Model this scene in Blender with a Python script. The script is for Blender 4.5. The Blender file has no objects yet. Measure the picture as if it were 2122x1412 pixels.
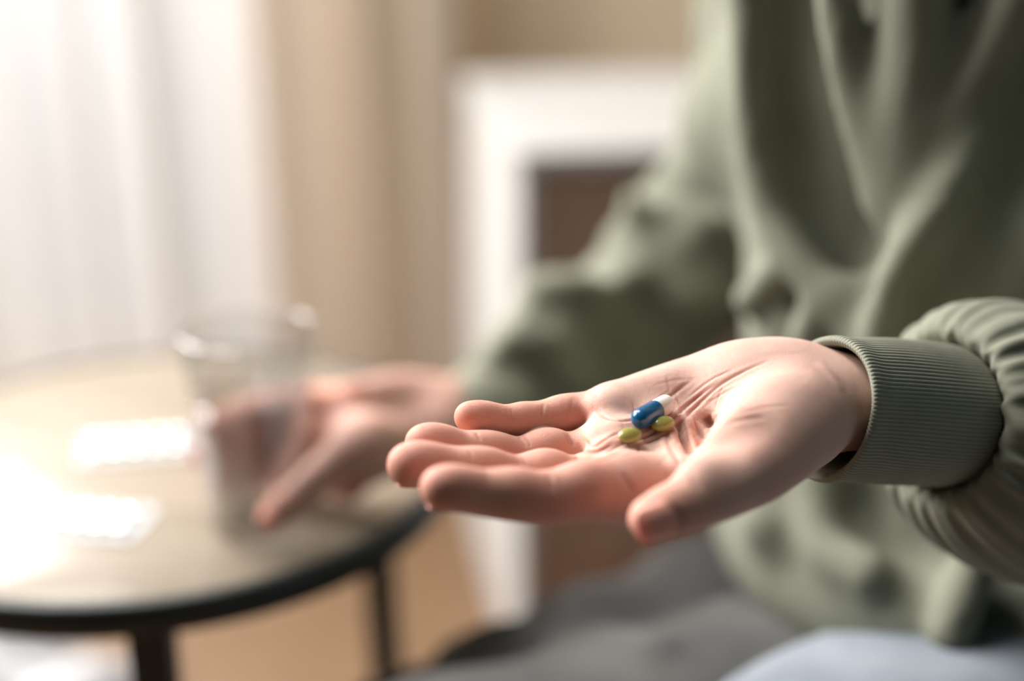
import bpy, bmesh, math, random
import numpy as np
from mathutils import Vector, Matrix
from mathutils.bvhtree import BVHTree

# ------------------------------------------------------------------ camera
scene = bpy.context.scene
COL = scene.collection
PITCH = math.radians(20.0)
CAM = np.array([0.0, 0.0, 1.0])
FPX = 2122 * 50.0 / 36.0
FWD = np.array([0.0, math.cos(PITCH), -math.sin(PITCH)])
UP = np.array([0.0, math.sin(PITCH), math.cos(PITCH)])
RIGHT = np.array([1.0, 0.0, 0.0])

cam_data = bpy.data.cameras.new('camera')
cam_data.lens = 50.0
cam_data.sensor_width = 36.0
cam_data.clip_start = 0.02
cam_data.dof.use_dof = True
cam_data.dof.focus_distance = 0.560
cam_data.dof.aperture_fstop = 1.75
cam = bpy.data.objects.new('camera', cam_data)
cam.location = CAM
cam.rotation_euler = (math.pi / 2 - PITCH, 0, 0)
COL.objects.link(cam)
scene.camera = cam

# ------------------------------------------------------------------ light and view
scene.view_settings.view_transform = 'Standard'
scene.view_settings.look = 'None'
scene.view_settings.gamma = 1.0
scene.view_settings.use_curve_mapping = False
scene.view_settings.exposure = 0.0
scene.cycles.transparent_max_bounces = 32

world = bpy.data.worlds.new('daylight')
scene.world = world
world.use_nodes = True
wbg = world.node_tree.nodes['Background']
wbg.inputs[0].default_value = (0.35, 0.78, 0.84, 1)
wbg.inputs[1].default_value = 0.04


def area(name, loc, target, sx, sy, power, color):
    d = bpy.data.lights.new(name, 'AREA')
    d.shape = 'RECTANGLE'
    d.size, d.size_y = sx, sy
    d.energy = power
    d.color = color
    o = bpy.data.objects.new(name, d)
    o.location = loc
    o.rotation_euler = (Vector(target) - Vector(loc)).to_track_quat('-Z', 'Y').to_euler()
    COL.objects.link(o)
    return o


WIN_X0, WIN_X1, WIN_Z0, WIN_Z1 = -2.00, -0.42, 0.12, 2.92     # back window
BACK_Y = 2.30
area('window_daylight', (-1.58, BACK_Y + 0.28, 2.15), (-0.5, 0.9, 0.7), 0.85, 1.45, 175.0, (1.0, 0.97, 0.955))
LEFT_X = -2.15
area('added_side_key', (LEFT_X - 0.25, 1.50, 2.05), (0.0, 0.75, 0.75), 1.0, 1.4, 155.0, (1.0, 0.97, 0.94))  # added key lamp from the left, behind an unseen window
SKY = (-1.75, -0.55, 0.95, 2.10)       # opening of an unseen roof window, added to bring light from above
area('added_roof_key', (-1.15, 1.52, 3.32), (-0.75, 1.1, 0.8), 1.15, 1.1, 98.0, (1.0, 0.975, 0.96))  # lamp added over the ceiling for steeper light on hand and cuff


# ------------------------------------------------------------------ small helpers
def P(px, py, d):
    """point of the place that stands d metres along the view axis"""
    return CAM + d * (FWD + RIGHT * ((px - 1061) / FPX) - UP * ((py - 706) / FPX))


def ray(px, py):
    v = FWD + RIGHT * ((px - 1061) / FPX) - UP * ((py - 706) / FPX)
    return v / np.linalg.norm(v)


def V(a):
    return Vector((float(a[0]), float(a[1]), float(a[2])))


def unit(v):
    v = np.asarray(v, float)
    return v / np.linalg.norm(v)


def link(o, parent=None):
    COL.objects.link(o)
    if parent is not None:
        o.parent = parent
    return o


def empty(name, loc=(0, 0, 0)):
    o = bpy.data.objects.new(name, None)
    o.empty_display_size = 0.05
    o.location = V(loc)
    return link(o)


def tag(o, label=None, cat=None, group=None, kind=None):
    if label: o['label'] = label
    if cat: o['category'] = cat
    if group: o['group'] = group
    if kind: o['kind'] = kind
    return o


def origin(o):
    """world origin of a parent whose rotation is zero"""
    v = Vector((0, 0, 0))
    while o is not None:
        v += o.location
        o = o.parent
    return v


def mesh_np(name, verts, faces, mat, parent=None, smooth=True):
    """verts in world metres; faces a list or an (n,4) array"""
    me = bpy.data.meshes.new(name)
    verts = np.asarray(verts, float)
    if parent is not None:
        verts = verts - np.array(origin(parent))
    me.from_pydata(verts.tolist(), [], faces.tolist() if isinstance(faces, np.ndarray) else faces)
    me.update()
    if smooth:
        me.polygons.foreach_set('use_smooth', np.ones(len(me.polygons), bool))
    if mat: me.materials.append(mat)
    o = bpy.data.objects.new(name, me)
    return link(o, parent)


def bm_obj(name, bm, mat, parent=None, smooth=False):
    me = bpy.data.meshes.new(name)
    bmesh.ops.recalc_face_normals(bm, faces=bm.faces)
    if parent is not None:
        bmesh.ops.translate(bm, verts=bm.verts, vec=-origin(parent))
    bm.to_mesh(me)
    bm.free()
    if smooth:
        me.polygons.foreach_set('use_smooth', np.ones(len(me.polygons), bool))
    me.materials.append(mat)
    return link(bpy.data.objects.new(name, me), parent)


def bm_box(bm, lo, hi, bevel=0.0, mtx=None):
    lo, hi = Vector(lo), Vector(hi)
    r = bmesh.ops.create_cube(bm, size=1.0)
    vs = r['verts']
    for v in vs:
        v.co = Vector(((v.co.x + .5) * (hi.x - lo.x) + lo.x, (v.co.y + .5) * (hi.y - lo.y) + lo.y, (v.co.z + .5) * (hi.z - lo.z) + lo.z))
    if mtx is not None:
        bmesh.ops.transform(bm, matrix=mtx, verts=vs)
    if bevel > 0:
        es = list({e for v in vs for e in v.link_edges})
        bmesh.ops.bevel(bm, geom=es, offset=bevel, segments=2, affect='EDGES', profile=0.5)


def box(name, lo, hi, mat, parent=None, bevel=0.0, mtx=None):
    bm = bmesh.new()
    bm_box(bm, lo, hi, bevel, mtx)
    return bm_obj(name, bm, mat, parent)


def lathe(name, prof, centre, mat, parent=None, n=64, closed=False):
    """profile of (r, z) turned about the vertical through centre"""
    a = np.linspace(0, 2 * np.pi, n, endpoint=False)
    vs, fs = [], []
    for r, z in prof:
        for t in a:
            vs.append((centre[0] + r * math.cos(t), centre[1] + r * math.sin(t), centre[2] + z))
    m = len(prof)
    for i in range(m if closed else m - 1):
        i2 = (i + 1) % m
        for j in range(n):
            j2 = (j + 1) % n
            fs.append((i * n + j, i * n + j2, i2 * n + j2, i2 * n + j))
    o = mesh_np(name, vs, fs, mat, parent)
    bm = bmesh.new()
    bm.from_mesh(o.data)
    bmesh.ops.remove_doubles(bm, verts=bm.verts, dist=1e-6)
    bmesh.ops.recalc_face_normals(bm, faces=bm.faces)
    bm.to_mesh(o.data)
    bm.free()
    return o


# ------------------------------------------------------------------ materials
def nodes_of(name):
    m = bpy.data.materials.new(name)
    m.use_nodes = True
    nt = m.node_tree
    return m, nt, nt.nodes['Principled BSDF']


def noise_mat(name, c1, c2, scale=8.0, rough=0.6, bump=0.0, bscale=60.0, stretch=(1, 1, 1), sheen=0.0, spec=0.5, detail=4.0, coat=0.0):
    m, nt, b = nodes_of(name)
    N, L = nt.nodes, nt.links
    tc = N.new('ShaderNodeTexCoord')
    mp = N.new('ShaderNodeMapping')
    mp.inputs['Scale'].default_value = stretch
    nz = N.new('ShaderNodeTexNoise')
    nz.inputs['Scale'].default_value = scale
    nz.inputs['Detail'].default_value = detail
    rp = N.new('ShaderNodeValToRGB')
    rp.color_ramp.elements[0].position = 0.32
    rp.color_ramp.elements[1].position = 0.68
    rp.color_ramp.elements[0].color = (*c1, 1)
    rp.color_ramp.elements[1].color = (*c2, 1)
    L.new(tc.outputs['Object'], mp.inputs['Vector'])
    L.new(mp.outputs['Vector'], nz.inputs['Vector'])
    L.new(nz.outputs['Fac'], rp.inputs['Fac'])
    L.new(rp.outputs['Color'], b.inputs['Base Color'])
    b.inputs['Roughness'].default_value = rough
    b.inputs['Specular IOR Level'].default_value = spec
    b.inputs['Sheen Weight'].default_value = sheen
    b.inputs['Coat Weight'].default_value = coat
    if bump > 0:
        n2 = N.new('ShaderNodeTexNoise')
        n2.inputs['Scale'].default_value = bscale
        n2.inputs['Detail'].default_value = 3
        bp = N.new('ShaderNodeBump')
        bp.inputs['Strength'].default_value = bump
        bp.inputs['Distance'].default_value = 0.12 / bscale
        L.new(mp.outputs['Vector'], n2.inputs['Vector'])
        L.new(n2.outputs['Fac'], bp.inputs['Height'])
        L.new(bp.outputs['Normal'], b.inputs['Normal'])
    return m


def skin_material():
    m, nt, b = nodes_of('skin')
    N, L = nt.nodes, nt.links
    tc = N.new('ShaderNodeTexCoord')
    nz = N.new('ShaderNodeTexNoise')
    nz.inputs['Scale'].default_value = 55
    nz.inputs['Detail'].default_value = 5
    L.new(tc.outputs['Object'], nz.inputs['Vector'])
    base = N.new('ShaderNodeMix'); base.data_type = 'RGBA'
    base.inputs[6].default_value = (0.600, 0.350, 0.275, 1)
    base.inputs[7].default_value = (0.705, 0.480, 0.405, 1)
    L.new(nz.outputs['Fac'], base.inputs[0])
    fl = N.new('ShaderNodeAttribute'); fl.attribute_name = 'flush'
    mf = N.new('ShaderNodeMix'); mf.data_type = 'RGBA'
    mf.inputs[7].default_value = (0.620, 0.225, 0.150, 1)
    L.new(fl.outputs['Fac'], mf.inputs[0])
    L.new(base.outputs[2], mf.inputs[6])
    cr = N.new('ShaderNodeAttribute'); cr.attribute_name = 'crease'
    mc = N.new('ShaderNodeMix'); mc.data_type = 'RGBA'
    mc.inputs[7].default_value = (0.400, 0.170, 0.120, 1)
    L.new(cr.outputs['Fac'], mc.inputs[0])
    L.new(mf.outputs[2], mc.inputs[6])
    L.new(mc.outputs[2], b.inputs['Base Color'])
    b.inputs['Roughness'].default_value = 0.56
    b.inputs['Specular IOR Level'].default_value = 0.28
    b.inputs['Subsurface Weight'].default_value = 0.55
    b.inputs['Subsurface Radius'].default_value = (1.0, 0.32, 0.16)
    b.inputs['Subsurface Scale'].default_value = 0.006
    vo = N.new('ShaderNodeTexVoronoi')
    vo.feature = 'DISTANCE_TO_EDGE'
    vo.inputs['Scale'].default_value = 900
    vo2 = N.new('ShaderNodeTexVoronoi')
    vo2.feature = 'DISTANCE_TO_EDGE'
    vo2.inputs['Scale'].default_value = 330
    wob = N.new('ShaderNodeTexNoise'); wob.inputs['Scale'].default_value = 260
    mixv = N.new('ShaderNodeMix'); mixv.data_type = 'VECTOR'
    mixv.inputs[0].default_value = 0.010
    L.new(tc.outputs['Object'], mixv.inputs[4]); L.new(wob.outputs['Color'], mixv.inputs[5])
    L.new(tc.outputs['Object'], wob.inputs['Vector'])
    L.new(mixv.outputs[1], vo.inputs['Vector']); L.new(mixv.outputs[1], vo2.inputs['Vector'])
    mr = N.new('ShaderNodeMapRange'); mr.inputs[2].default_value = 0.10
    L.new(vo.outputs['Distance'], mr.inputs[0])
    mr2 = N.new('ShaderNodeMapRange'); mr2.inputs[2].default_value = 0.06
    L.new(vo2.outputs['Distance'], mr2.inputs[0])
    add = N.new('ShaderNodeMath'); add.operation = 'ADD'
    L.new(mr.outputs[0], add.inputs[0]); L.new(mr2.outputs[0], add.inputs[1])
    bp = N.new('ShaderNodeBump')
    bp.inputs['Strength'].default_value = 0.5
    bp.inputs['Distance'].default_value = 0.00010
    L.new(add.outputs[0], bp.inputs['Height'])
    L.new(bp.outputs['Normal'], b.inputs['Normal'])
    return m


def glossy_mat(name, col, rough=0.15, sub=0.0, coat=0.0):
    m, nt, b = nodes_of(name)
    N, L = nt.nodes, nt.links
    tc = N.new('ShaderNodeTexCoord')
    nz = N.new('ShaderNodeTexNoise'); nz.inputs['Scale'].default_value = 700
    mx = N.new('ShaderNodeMix'); mx.data_type = 'RGBA'
    mx.inputs[6].default_value = (*[c * 0.93 for c in col], 1)
    mx.inputs[7].default_value = (*[min(1, c * 1.07) for c in col], 1)
    L.new(tc.outputs['Object'], nz.inputs['Vector'])
    L.new(nz.outputs['Fac'], mx.inputs[0])
    L.new(mx.outputs[2], b.inputs['Base Color'])
    b.inputs['Roughness'].default_value = rough
    b.inputs['Coat Weight'].default_value = coat
    if sub:
        b.inputs['Subsurface Weight'].default_value = sub
        b.inputs['Subsurface Scale'].default_value = 0.001
    return m


def sheer_material(name, col, transp, transl):
    m = bpy.data.materials.new(name)
    m.use_nodes = True
    nt = m.node_tree
    N, L = nt.nodes, nt.links
    N.remove(N['Principled BSDF'])
    out = N['Material Output']
    tc = N.new('ShaderNodeTexCoord')
    nz = N.new('ShaderNodeTexNoise'); nz.inputs['Scale'].default_value = 25
    mx = N.new('ShaderNodeMix'); mx.data_type = 'RGBA'
    mx.inputs[6].default_value = (*[c * 0.95 for c in col], 1)
    mx.inputs[7].default_value = (*col, 1)
    L.new(tc.outputs['Object'], nz.inputs['Vector']); L.new(nz.outputs['Fac'], mx.inputs[0])
    df = N.new('ShaderNodeBsdfDiffuse'); tl = N.new('ShaderNodeBsdfTranslucent'); tr = N.new('ShaderNodeBsdfTransparent')
    L.new(mx.outputs[2], df.inputs[0]); L.new(mx.outputs[2], tl.inputs[0])
    a = N.new('ShaderNodeMixShader'); a.inputs[0].default_value = transl
    c = N.new('ShaderNodeMixShader'); c.inputs[0].default_value = transp
    L.new(df.outputs[0], a.inputs[1]); L.new(tl.outputs[0], a.inputs[2])
    L.new(a.outputs[0], c.inputs[1]); L.new(tr.outputs[0], c.inputs[2])
    L.new(c.outputs[0], out.inputs[0])
    return m


def glass_mat(name, ior, col=(1, 1, 1), rough=0.0):
    m, nt, b = nodes_of(name)
    b.inputs['Base Color'].default_value = (*col, 1)
    b.inputs['Roughness'].default_value = rough
    b.inputs['IOR'].default_value = ior
    b.inputs['Transmission Weight'].default_value = 1.0
    return m


def thin_glass(name, gloss, refr, rough=0.02):
    m = bpy.data.materials.new(name)
    m.use_nodes = True
    nt = m.node_tree
    N, L = nt.nodes, nt.links
    N.remove(N['Principled BSDF'])
    out = N['Material Output']
    tr = N.new('ShaderNodeBsdfTransparent'); gl = N.new('ShaderNodeBsdfGlossy'); rf = N.new('ShaderNodeBsdfRefraction')
    tr.inputs[0].default_value = (0.98, 0.985, 0.985, 1)
    gl.inputs['Roughness'].default_value = rough
    rf.inputs['IOR'].default_value = 1.333
    rf.inputs['Roughness'].default_value = 0.0
    lw = N.new('ShaderNodeLayerWeight'); lw.inputs[0].default_value = 0.25
    mr = N.new('ShaderNodeMapRange'); mr.inputs[3].default_value = gloss * 0.5; mr.inputs[4].default_value = min(1, gloss * 5)
    L.new(lw.outputs['Facing'], mr.inputs[0])
    a = N.new('ShaderNodeMixShader'); a.inputs[0].default_value = refr
    c = N.new('ShaderNodeMixShader')
    L.new(mr.outputs[0], c.inputs[0])
    L.new(tr.outputs[0], a.inputs[1]); L.new(rf.outputs[0], a.inputs[2])
    L.new(a.outputs[0], c.inputs[1]); L.new(gl.outputs[0], c.inputs[2])
    L.new(c.outputs[0], out.inputs[0])
    return m


M_SKIN = skin_material()
M_NAIL = glossy_mat('nail', (0.92, 0.43, 0.34), 0.38, sub=0.3)
M_HOOD = noise_mat('olive_fleece', (0.190, 0.194, 0.146), (0.226, 0.230, 0.176), 30, 0.92, 0.35, 900, sheen=0.03, spec=0.15)
M_RIB = noise_mat('olive_rib_knit', (0.265, 0.262, 0.202), (0.310, 0.305, 0.240), 60, 0.92, 0.4, 1400, sheen=0.05, spec=0.15)  # albedo raised above the fleece, standing in for light falling on the cuff
M_TROU = noise_mat('grey_trouser_cloth', (0.070, 0.068, 0.066), (0.115, 0.110, 0.106), 14, 0.93, 0.3, 500, sheen=0.1, spec=0.12)
M_CUSH = noise_mat('blue_grey_weave', (0.17, 0.19, 0.215), (0.25, 0.27, 0.30), 22, 0.95, 0.5, 300, spec=0.1)
M_HAIR = noise_mat('brown_hair', (0.05, 0.028, 0.016), (0.10, 0.055, 0.03), 60, 0.5, 0.4, 500, stretch=(1, 1, 0.1))
M_WALL = noise_mat('beige_wall_paint', (0.89, 0.71, 0.50), (0.92, 0.745, 0.535), 3, 0.85, 0.1, 200)
M_TEAL = noise_mat('teal_bounce_cut', (0.06, 0.11, 0.11), (0.075, 0.13, 0.13), 3, 0.85)  # dark tone invented for unseen walls, to cut bounce and tint shadows
M_CEIL = noise_mat('ceiling_paint', (0.34, 0.37, 0.37), (0.38, 0.41, 0.41), 3, 0.9)
M_FLOOR = noise_mat('oak_floor', (0.14, 0.080, 0.041), (0.185, 0.108, 0.057), 6, 0.45, 0.15, 40, stretch=(1, 9, 1))
M_WHITE = noise_mat('white_lacquer', (0.49, 0.475, 0.46), (0.54, 0.525, 0.51), 4, 0.4)
M_BROWN = noise_mat('brown_wood_front', (0.36, 0.22, 0.145), (0.44, 0.28, 0.19), 9, 0.5, stretch=(8, 8, 1))
M_TTOP = noise_mat('pale_oak_veneer', (0.255, 0.205, 0.150), (0.335, 0.28, 0.215), 9, 0.36, stretch=(1.2, 9, 1), coat=0.28, spec=0.15)
M_TTOP.node_tree.nodes['Principled BSDF'].inputs['Coat Roughness'].default_value = 0.10
M_TTOP.node_tree.nodes['Principled BSDF'].inputs['Coat IOR'].default_value = 1.5
M_DARK = noise_mat('black_metal', (0.012, 0.016, 0.016), (0.02, 0.024, 0.024), 20, 0.45)
M_SHEER = sheer_material('white_sheer', (0.93, 0.915, 0.91), 0.02, 0.45)
M_DRAPE = sheer_material('beige_drape', (0.92, 0.82, 0.70), 0.02, 0.30)
M_GLASS = thin_glass('clear_glass', 0.11, 0.0)
M_WATER = thin_glass('water', 0.08, 0.10)
M_PANE = thin_glass('window_glass', 0.05, 0.0)
M_FOIL = noise_mat('white_foil_card', (0.46, 0.46, 0.47), (0.54, 0.54, 0.55), 40, 0.5)
M_POCKET = thin_glass('blister_plastic', 0.22, 0.0, 0.12)
M_PILLW = glossy_mat('white_pill', (0.86, 0.85, 0.84), 0.3)
M_BLUE = glossy_mat('blue_gelatin', (0.001, 0.082, 0.205), 0.2, coat=0.12)
M_CAPW = glossy_mat('white_gelatin', (0.80, 0.76, 0.70), 0.2, sub=0.15, coat=0.3)
M_OLIVE = glossy_mat('olive_coating', (0.310, 0.300, 0.070), 0.2, coat=0.2)
M_THROW = noise_mat('white_knit_throw', (0.42, 0.42, 0.43), (0.50, 0.50, 0.51), 30, 0.95, 0.6, 120)


# ------------------------------------------------------------------ implicit surfaces -> one continuous mesh
class Field:
    """signed distance field on a grid, in metres"""

    def __init__(self, lo, hi, vox):
        self.lo = np.array(lo, float)
        self.vox = vox
        n = np.ceil((np.array(hi) - self.lo) / vox).astype(int) + 1
        self.ax = [self.lo[i] + vox * np.arange(n[i]) for i in range(3)]
        self.F = np.full(n, 1.0, np.float32)

    def _sl(self, lo, hi):
        s = []
        for i in range(3):
            a = int(np.clip(math.floor((lo[i] - self.lo[i]) / self.vox), 0, len(self.ax[i])))
            b = int(np.clip(math.ceil((hi[i] - self.lo[i]) / self.vox) + 1, 0, len(self.ax[i])))
            s.append(slice(a, b))
        return tuple(s)

    def _grid(self, s):
        x = self.ax[0][s[0]].astype(np.float32)[:, None, None]
        y = self.ax[1][s[1]].astype(np.float32)[None, :, None]
        z = self.ax[2][s[2]].astype(np.float32)[None, None, :]
        return x, y, z

    def _merge(self, s, d, k, mode='add'):
        F = self.F[s]
        if mode == 'add':
            if k > 0:
                h = np.clip(k - np.abs(F - d), 0, None) / k
                self.F[s] = np.minimum(F, d) - h * h * k * 0.25
            else:
                self.F[s] = np.minimum(F, d)
        else:
            d = -d
            h = np.clip(k - np.abs(F - d), 0, None) / k
            self.F[s] = np.maximum(F, d) + h * h * k * 0.25

    def chain(self, pts, rad, k=0.004, sub=6, mode='add', smooth=True, flat=None):
        """tapered tube through points; flat=(axis, factor) squeezes the section along an axis"""
        pts = np.asarray(pts, float)
        rad = np.asarray(rad, float)
        if smooth and len(pts) > 2:
            pts, rad = spline(pts, rad, sub)
        m = rad.max() + k + 3 * self.vox
        s = self._sl(pts.min(0) - m, pts.max(0) + m)
        if min(x.stop - x.start for x in s) <= 0:
            return
        X, Y, Z = self._grid(s)
        out = np.full(self.F[s].shape, 1.0, np.float32)
        for i in range(len(pts) - 1):
            a, b = pts[i], pts[i + 1]
            ba = b - a
            bb = float(ba @ ba) + 1e-12
            mm = max(rad[i], rad[i + 1]) + k + 3 * self.vox
            ss = self._sl(np.minimum(a, b) - mm, np.maximum(a, b) + mm)
            if min(x.stop - x.start for x in ss) <= 0:
                continue
            px = X[ss[0].start - s[0].start: ss[0].stop - s[0].start]
            py = Y[:, ss[1].start - s[1].start: ss[1].stop - s[1].start]
            pz = Z[:, :, ss[2].start - s[2].start: ss[2].stop - s[2].start]
            qx, qy, qz = px - np.float32(a[0]), py - np.float32(a[1]), pz - np.float32(a[2])
            h = np.clip((qx * np.float32(ba[0]) + qy * np.float32(ba[1]) + qz * np.float32(ba[2])) / np.float32(bb), 0, 1)
            ex, ey, ez = qx - h * np.float32(ba[0]), qy - h * np.float32(ba[1]), qz - h * np.float32(ba[2])
            d2 = ex * ex + ey * ey + ez * ez
            if flat is not None:
                fa, ff = flat
                dn = ex * np.float32(fa[0]) + ey * np.float32(fa[1]) + ez * np.float32(fa[2])
                d2 = d2 + dn * dn * np.float32(1.0 / ff ** 2 - 1.0)
            d = np.sqrt(d2) - (np.float32(rad[i]) + h * np.float32(rad[i + 1] - rad[i]))
            t = tuple(slice(ss[j].start - s[j].start, ss[j].stop - s[j].start) for j in range(3))
            out[t] = np.minimum(out[t], d)
        self._merge(s, out, k, mode)

    def blob(self, c, axes, r, k=0.006, mode='add', p=2):
        """ellipsoid: axes is three unit vectors (rows), r three radii"""
        c = np.asarray(c, float); A = np.asarray(axes, float); r = np.asarray(r, float)
        ext = np.sqrt(((A * r[:, None]) ** 2).sum(0)) + k + 3 * self.vox
        s = self._sl(c - ext, c + ext)
        if min(x.stop - x.start for x in s) <= 0:
            return
        X, Y, Z = self._grid(s)
        X, Y, Z = X - np.float32(c[0]), Y - np.float32(c[1]), Z - np.float32(c[2])
        k0 = np.float32(0); k1 = np.float32(0)
        for i in range(3):
            u = X * np.float32(A[i, 0]) + Y * np.float32(A[i, 1]) + Z * np.float32(A[i, 2])
            k0 = k0 + (u / np.float32(r[i])) ** 2
            k1 = k1 + (u / np.float32(r[i] ** 2)) ** 2
        if p != 2:
            k0 = np.float32(0)
            for i in range(3):
                u = X * np.float32(A[i, 0]) + Y * np.float32(A[i, 1]) + Z * np.float32(A[i, 2])
                k0 = k0 + np.abs(u / np.float32(r[i])) ** p
            self._merge(s, ((k0 ** (1.0 / p) - 1) * r.min()).astype(np.float32), k, mode)
            return
        k0 = np.sqrt(k0); k1 = np.sqrt(k1) + 1e-6
        self._merge(s, (k0 * (k0 - 1) / k1).astype(np.float32), k, mode)

    def mesh(self, smooth_iters=2):
        F = self.F
        ins = F < 0
        n = np.array(F.shape)
        c = np.zeros(n - 1, np.uint8)
        for dx in (0, 1):
            for dy in (0, 1):
                for dz in (0, 1):
                    c += ins[dx:n[0] - 1 + dx, dy:n[1] - 1 + dy, dz:n[2] - 1 + dz]
        act = np.argwhere((c > 0) & (c < 8))
        idx = np.full(n - 1, -1, np.int32)
        idx[tuple(act.T)] = np.arange(len(act))
        corners = [(dx, dy, dz) for dx in (0, 1) for dy in (0, 1) for dz in (0, 1)]
        vals = {q: F[act[:, 0] + q[0], act[:, 1] + q[1], act[:, 2] + q[2]].astype(float) for q in corners}
        acc = np.zeros((len(act), 3)); cnt = np.zeros(len(act))
        for a in corners:
            for i in range(3):
                if a[i]: continue
                b = list(a); b[i] = 1; b = tuple(b)
                fa, fb = vals[a], vals[b]
                cr = (fa < 0) != (fb < 0)
                t = np.where(cr, fa / np.where(cr, fa - fb, 1), 0)
                p = np.tile(np.array(a, float), (len(act), 1)); p[:, i] = t
                acc += p * cr[:, None]; cnt += cr
        v = (act + acc / np.maximum(cnt, 1)[:, None]) * self.vox + self.lo
        quads = []
        for i in range(3):
            j, k = (i + 1) % 3, (i + 2) % 3
            s0 = [slice(None)] * 3; s1 = [slice(None)] * 3
            s0[i] = slice(0, n[i] - 1); s1[i] = slice(1, n[i])
            ch = ins[tuple(s0)] != ins[tuple(s1)]
            e = np.argwhere(ch)
            ok = (e[:, j] > 0) & (e[:, k] > 0) & (e[:, j] < n[j] - 1) & (e[:, k] < n[k] - 1)
            e = e[ok]
            neg = ins[tuple(e.T)]
            q = []
            for dj, dk in ((-1, -1), (0, -1), (0, 0), (-1, 0)):
                ee = e.copy(); ee[:, j] += dj; ee[:, k] += dk
                q.append(idx[tuple(ee.T)])
            q = np.stack(q, 1)
            q[~neg] = q[~neg][:, ::-1]
            quads.append(q)
        f = np.concatenate(quads)
        if np.einsum('ij,ij->i', v[f[:, 0]], np.cross(v[f[:, 1]], v[f[:, 2]]) + np.cross(v[f[:, 2]], v[f[:, 3]])).sum() < 0:
            f = f[:, ::-1].copy()
        v = relax(v, f, smooth_iters)
        return v, f


def relax(v, f, iters, lam=0.5):
    e = np.concatenate([f[:, [0, 1]], f[:, [1, 2]], f[:, [2, 3]], f[:, [3, 0]]])
    cnt = np.bincount(e.ravel(), minlength=len(v)).astype(float)[:, None]
    for it in range(iters):
        for w in (lam, -lam * 1.04):
            s = np.stack([np.bincount(e[:, 0], v[e[:, 1], k], len(v)) + np.bincount(e[:, 1], v[e[:, 0], k], len(v)) for k in range(3)], 1)
            v = v + w * (s / np.maximum(cnt, 1) - v)
    return v


def spline(pts, rad, sub):
    d = np.concatenate([pts, rad[:, None]], 1)
    d = np.concatenate([2 * d[:1] - d[1:2], d, 2 * d[-1:] - d[-2:-1]])
    out = []
    for i in range(1, len(d) - 2):
        p0, p1, p2, p3 = d[i - 1], d[i], d[i + 1], d[i + 2]
        for t in np.linspace(0, 1, sub, endpoint=False):
            out.append(0.5 * ((2 * p1) + (-p0 + p2) * t + (2 * p0 - 5 * p1 + 4 * p2 - p3) * t * t + (-p0 + 3 * p1 - 3 * p2 + p3) * t ** 3))
    out.append(d[-2])
    out = np.array(out)
    return out[:, :3], np.maximum(out[:, 3], 1e-4)


def seq(rows):
    """rows of (px, py, depth mm, radius mm) -> points and radii"""
    return np.array([P(a, b, d / 1000.0) for a, b, d, r in rows]), np.array([r / 1000.0 for a, b, d, r in rows])


def vnormals(v, f):
    n = np.cross(v[f[:, 2]] - v[f[:, 0]], v[f[:, 3]] - v[f[:, 1]])
    out = np.zeros_like(v)
    for i in range(4):
        for k in range(3):
            out[:, k] += np.bincount(f[:, i], n[:, k], len(v))
    return out / np.maximum(np.linalg.norm(out, axis=1), 1e-12)[:, None]


def bvh_of(v, f):
    return BVHTree.FromPolygons([tuple(x) for x in v.tolist()], f.tolist())


def hit(bvh, px, py):
    d = ray(px, py)
    loc, nor, i, dist = bvh.ray_cast(V(CAM), V(d))
    return (None, None) if loc is None else (np.array(loc), np.array(nor))


def poly_dist(v, pts):
    """distance of each vertex to a polyline and its parameter 0..1"""
    best = np.full(len(v), 1e9); par = np.zeros(len(v))
    n = len(pts) - 1
    for i in range(n):
        a, b = pts[i], pts[i + 1]
        ba = b - a
        h = np.clip(((v - a) @ ba) / (ba @ ba + 1e-15), 0, 1)
        d = np.linalg.norm(v - a - h[:, None] * ba, axis=1)
        m = d < best
        best[m] = d[m]; par[m] = (i + h[m]) / n
    return best, par


# ------------------------------------------------------------------ the room
FX0, FX1, FY0 = LEFT_X, 1.9, -1.4
tag(box('floor', (FX0, FY0, -0.08), (FX1, BACK_Y + 0.12, -0.001), M_DARK), kind='structure')
floor = bpy.data.objects['floor']
floor.data.materials[0] = M_FLOOR
pw = 0.145
k = 0
x = FX0
bmp = bmesh.new(); bm_box(bmp, (0, 0, 0), (pw - 0.004, 1.18, 0.012), 0.0015)
plank_me = bpy.data.meshes.new('plank'); bmp.to_mesh(plank_me); bmp.free(); plank_me.materials.append(M_FLOOR)
random.seed(4)
while x < 0.75:
    y = 0.35 - random.random() * 0.9
    while y < BACK_Y - 0.1:
        if y + 1.18 > 0.5:
            o = bpy.data.objects.new('plank', plank_me)
            o.location = (x, y, -0.012 + random.random() * 0.0006)
            if y + 1.18 > BACK_Y - 0.02:
                o.scale = (1, (BACK_Y - 0.02 - y) / 1.18, 1)
            link(o, floor)
        y += 1.184
    x += pw


def wall_with_hole(name, plane, u0, u1, z1, hu0, hu1, hz0, hz1, at, th):
    bm = bmesh.new()
    for a, b, c, d in ((u0, hu0, 0, z1), (hu1, u1, 0, z1), (hu0, hu1, 0, hz0), (hu0, hu1, hz1, z1)):
        if plane == 'y':
            bm_box(bm, (a, at, c), (b, at + th, d))
        else:
            bm_box(bm, (at - th, a, c), (at, b, d))
    return tag(bm_obj(name, bm, M_WALL), kind='structure')


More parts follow.
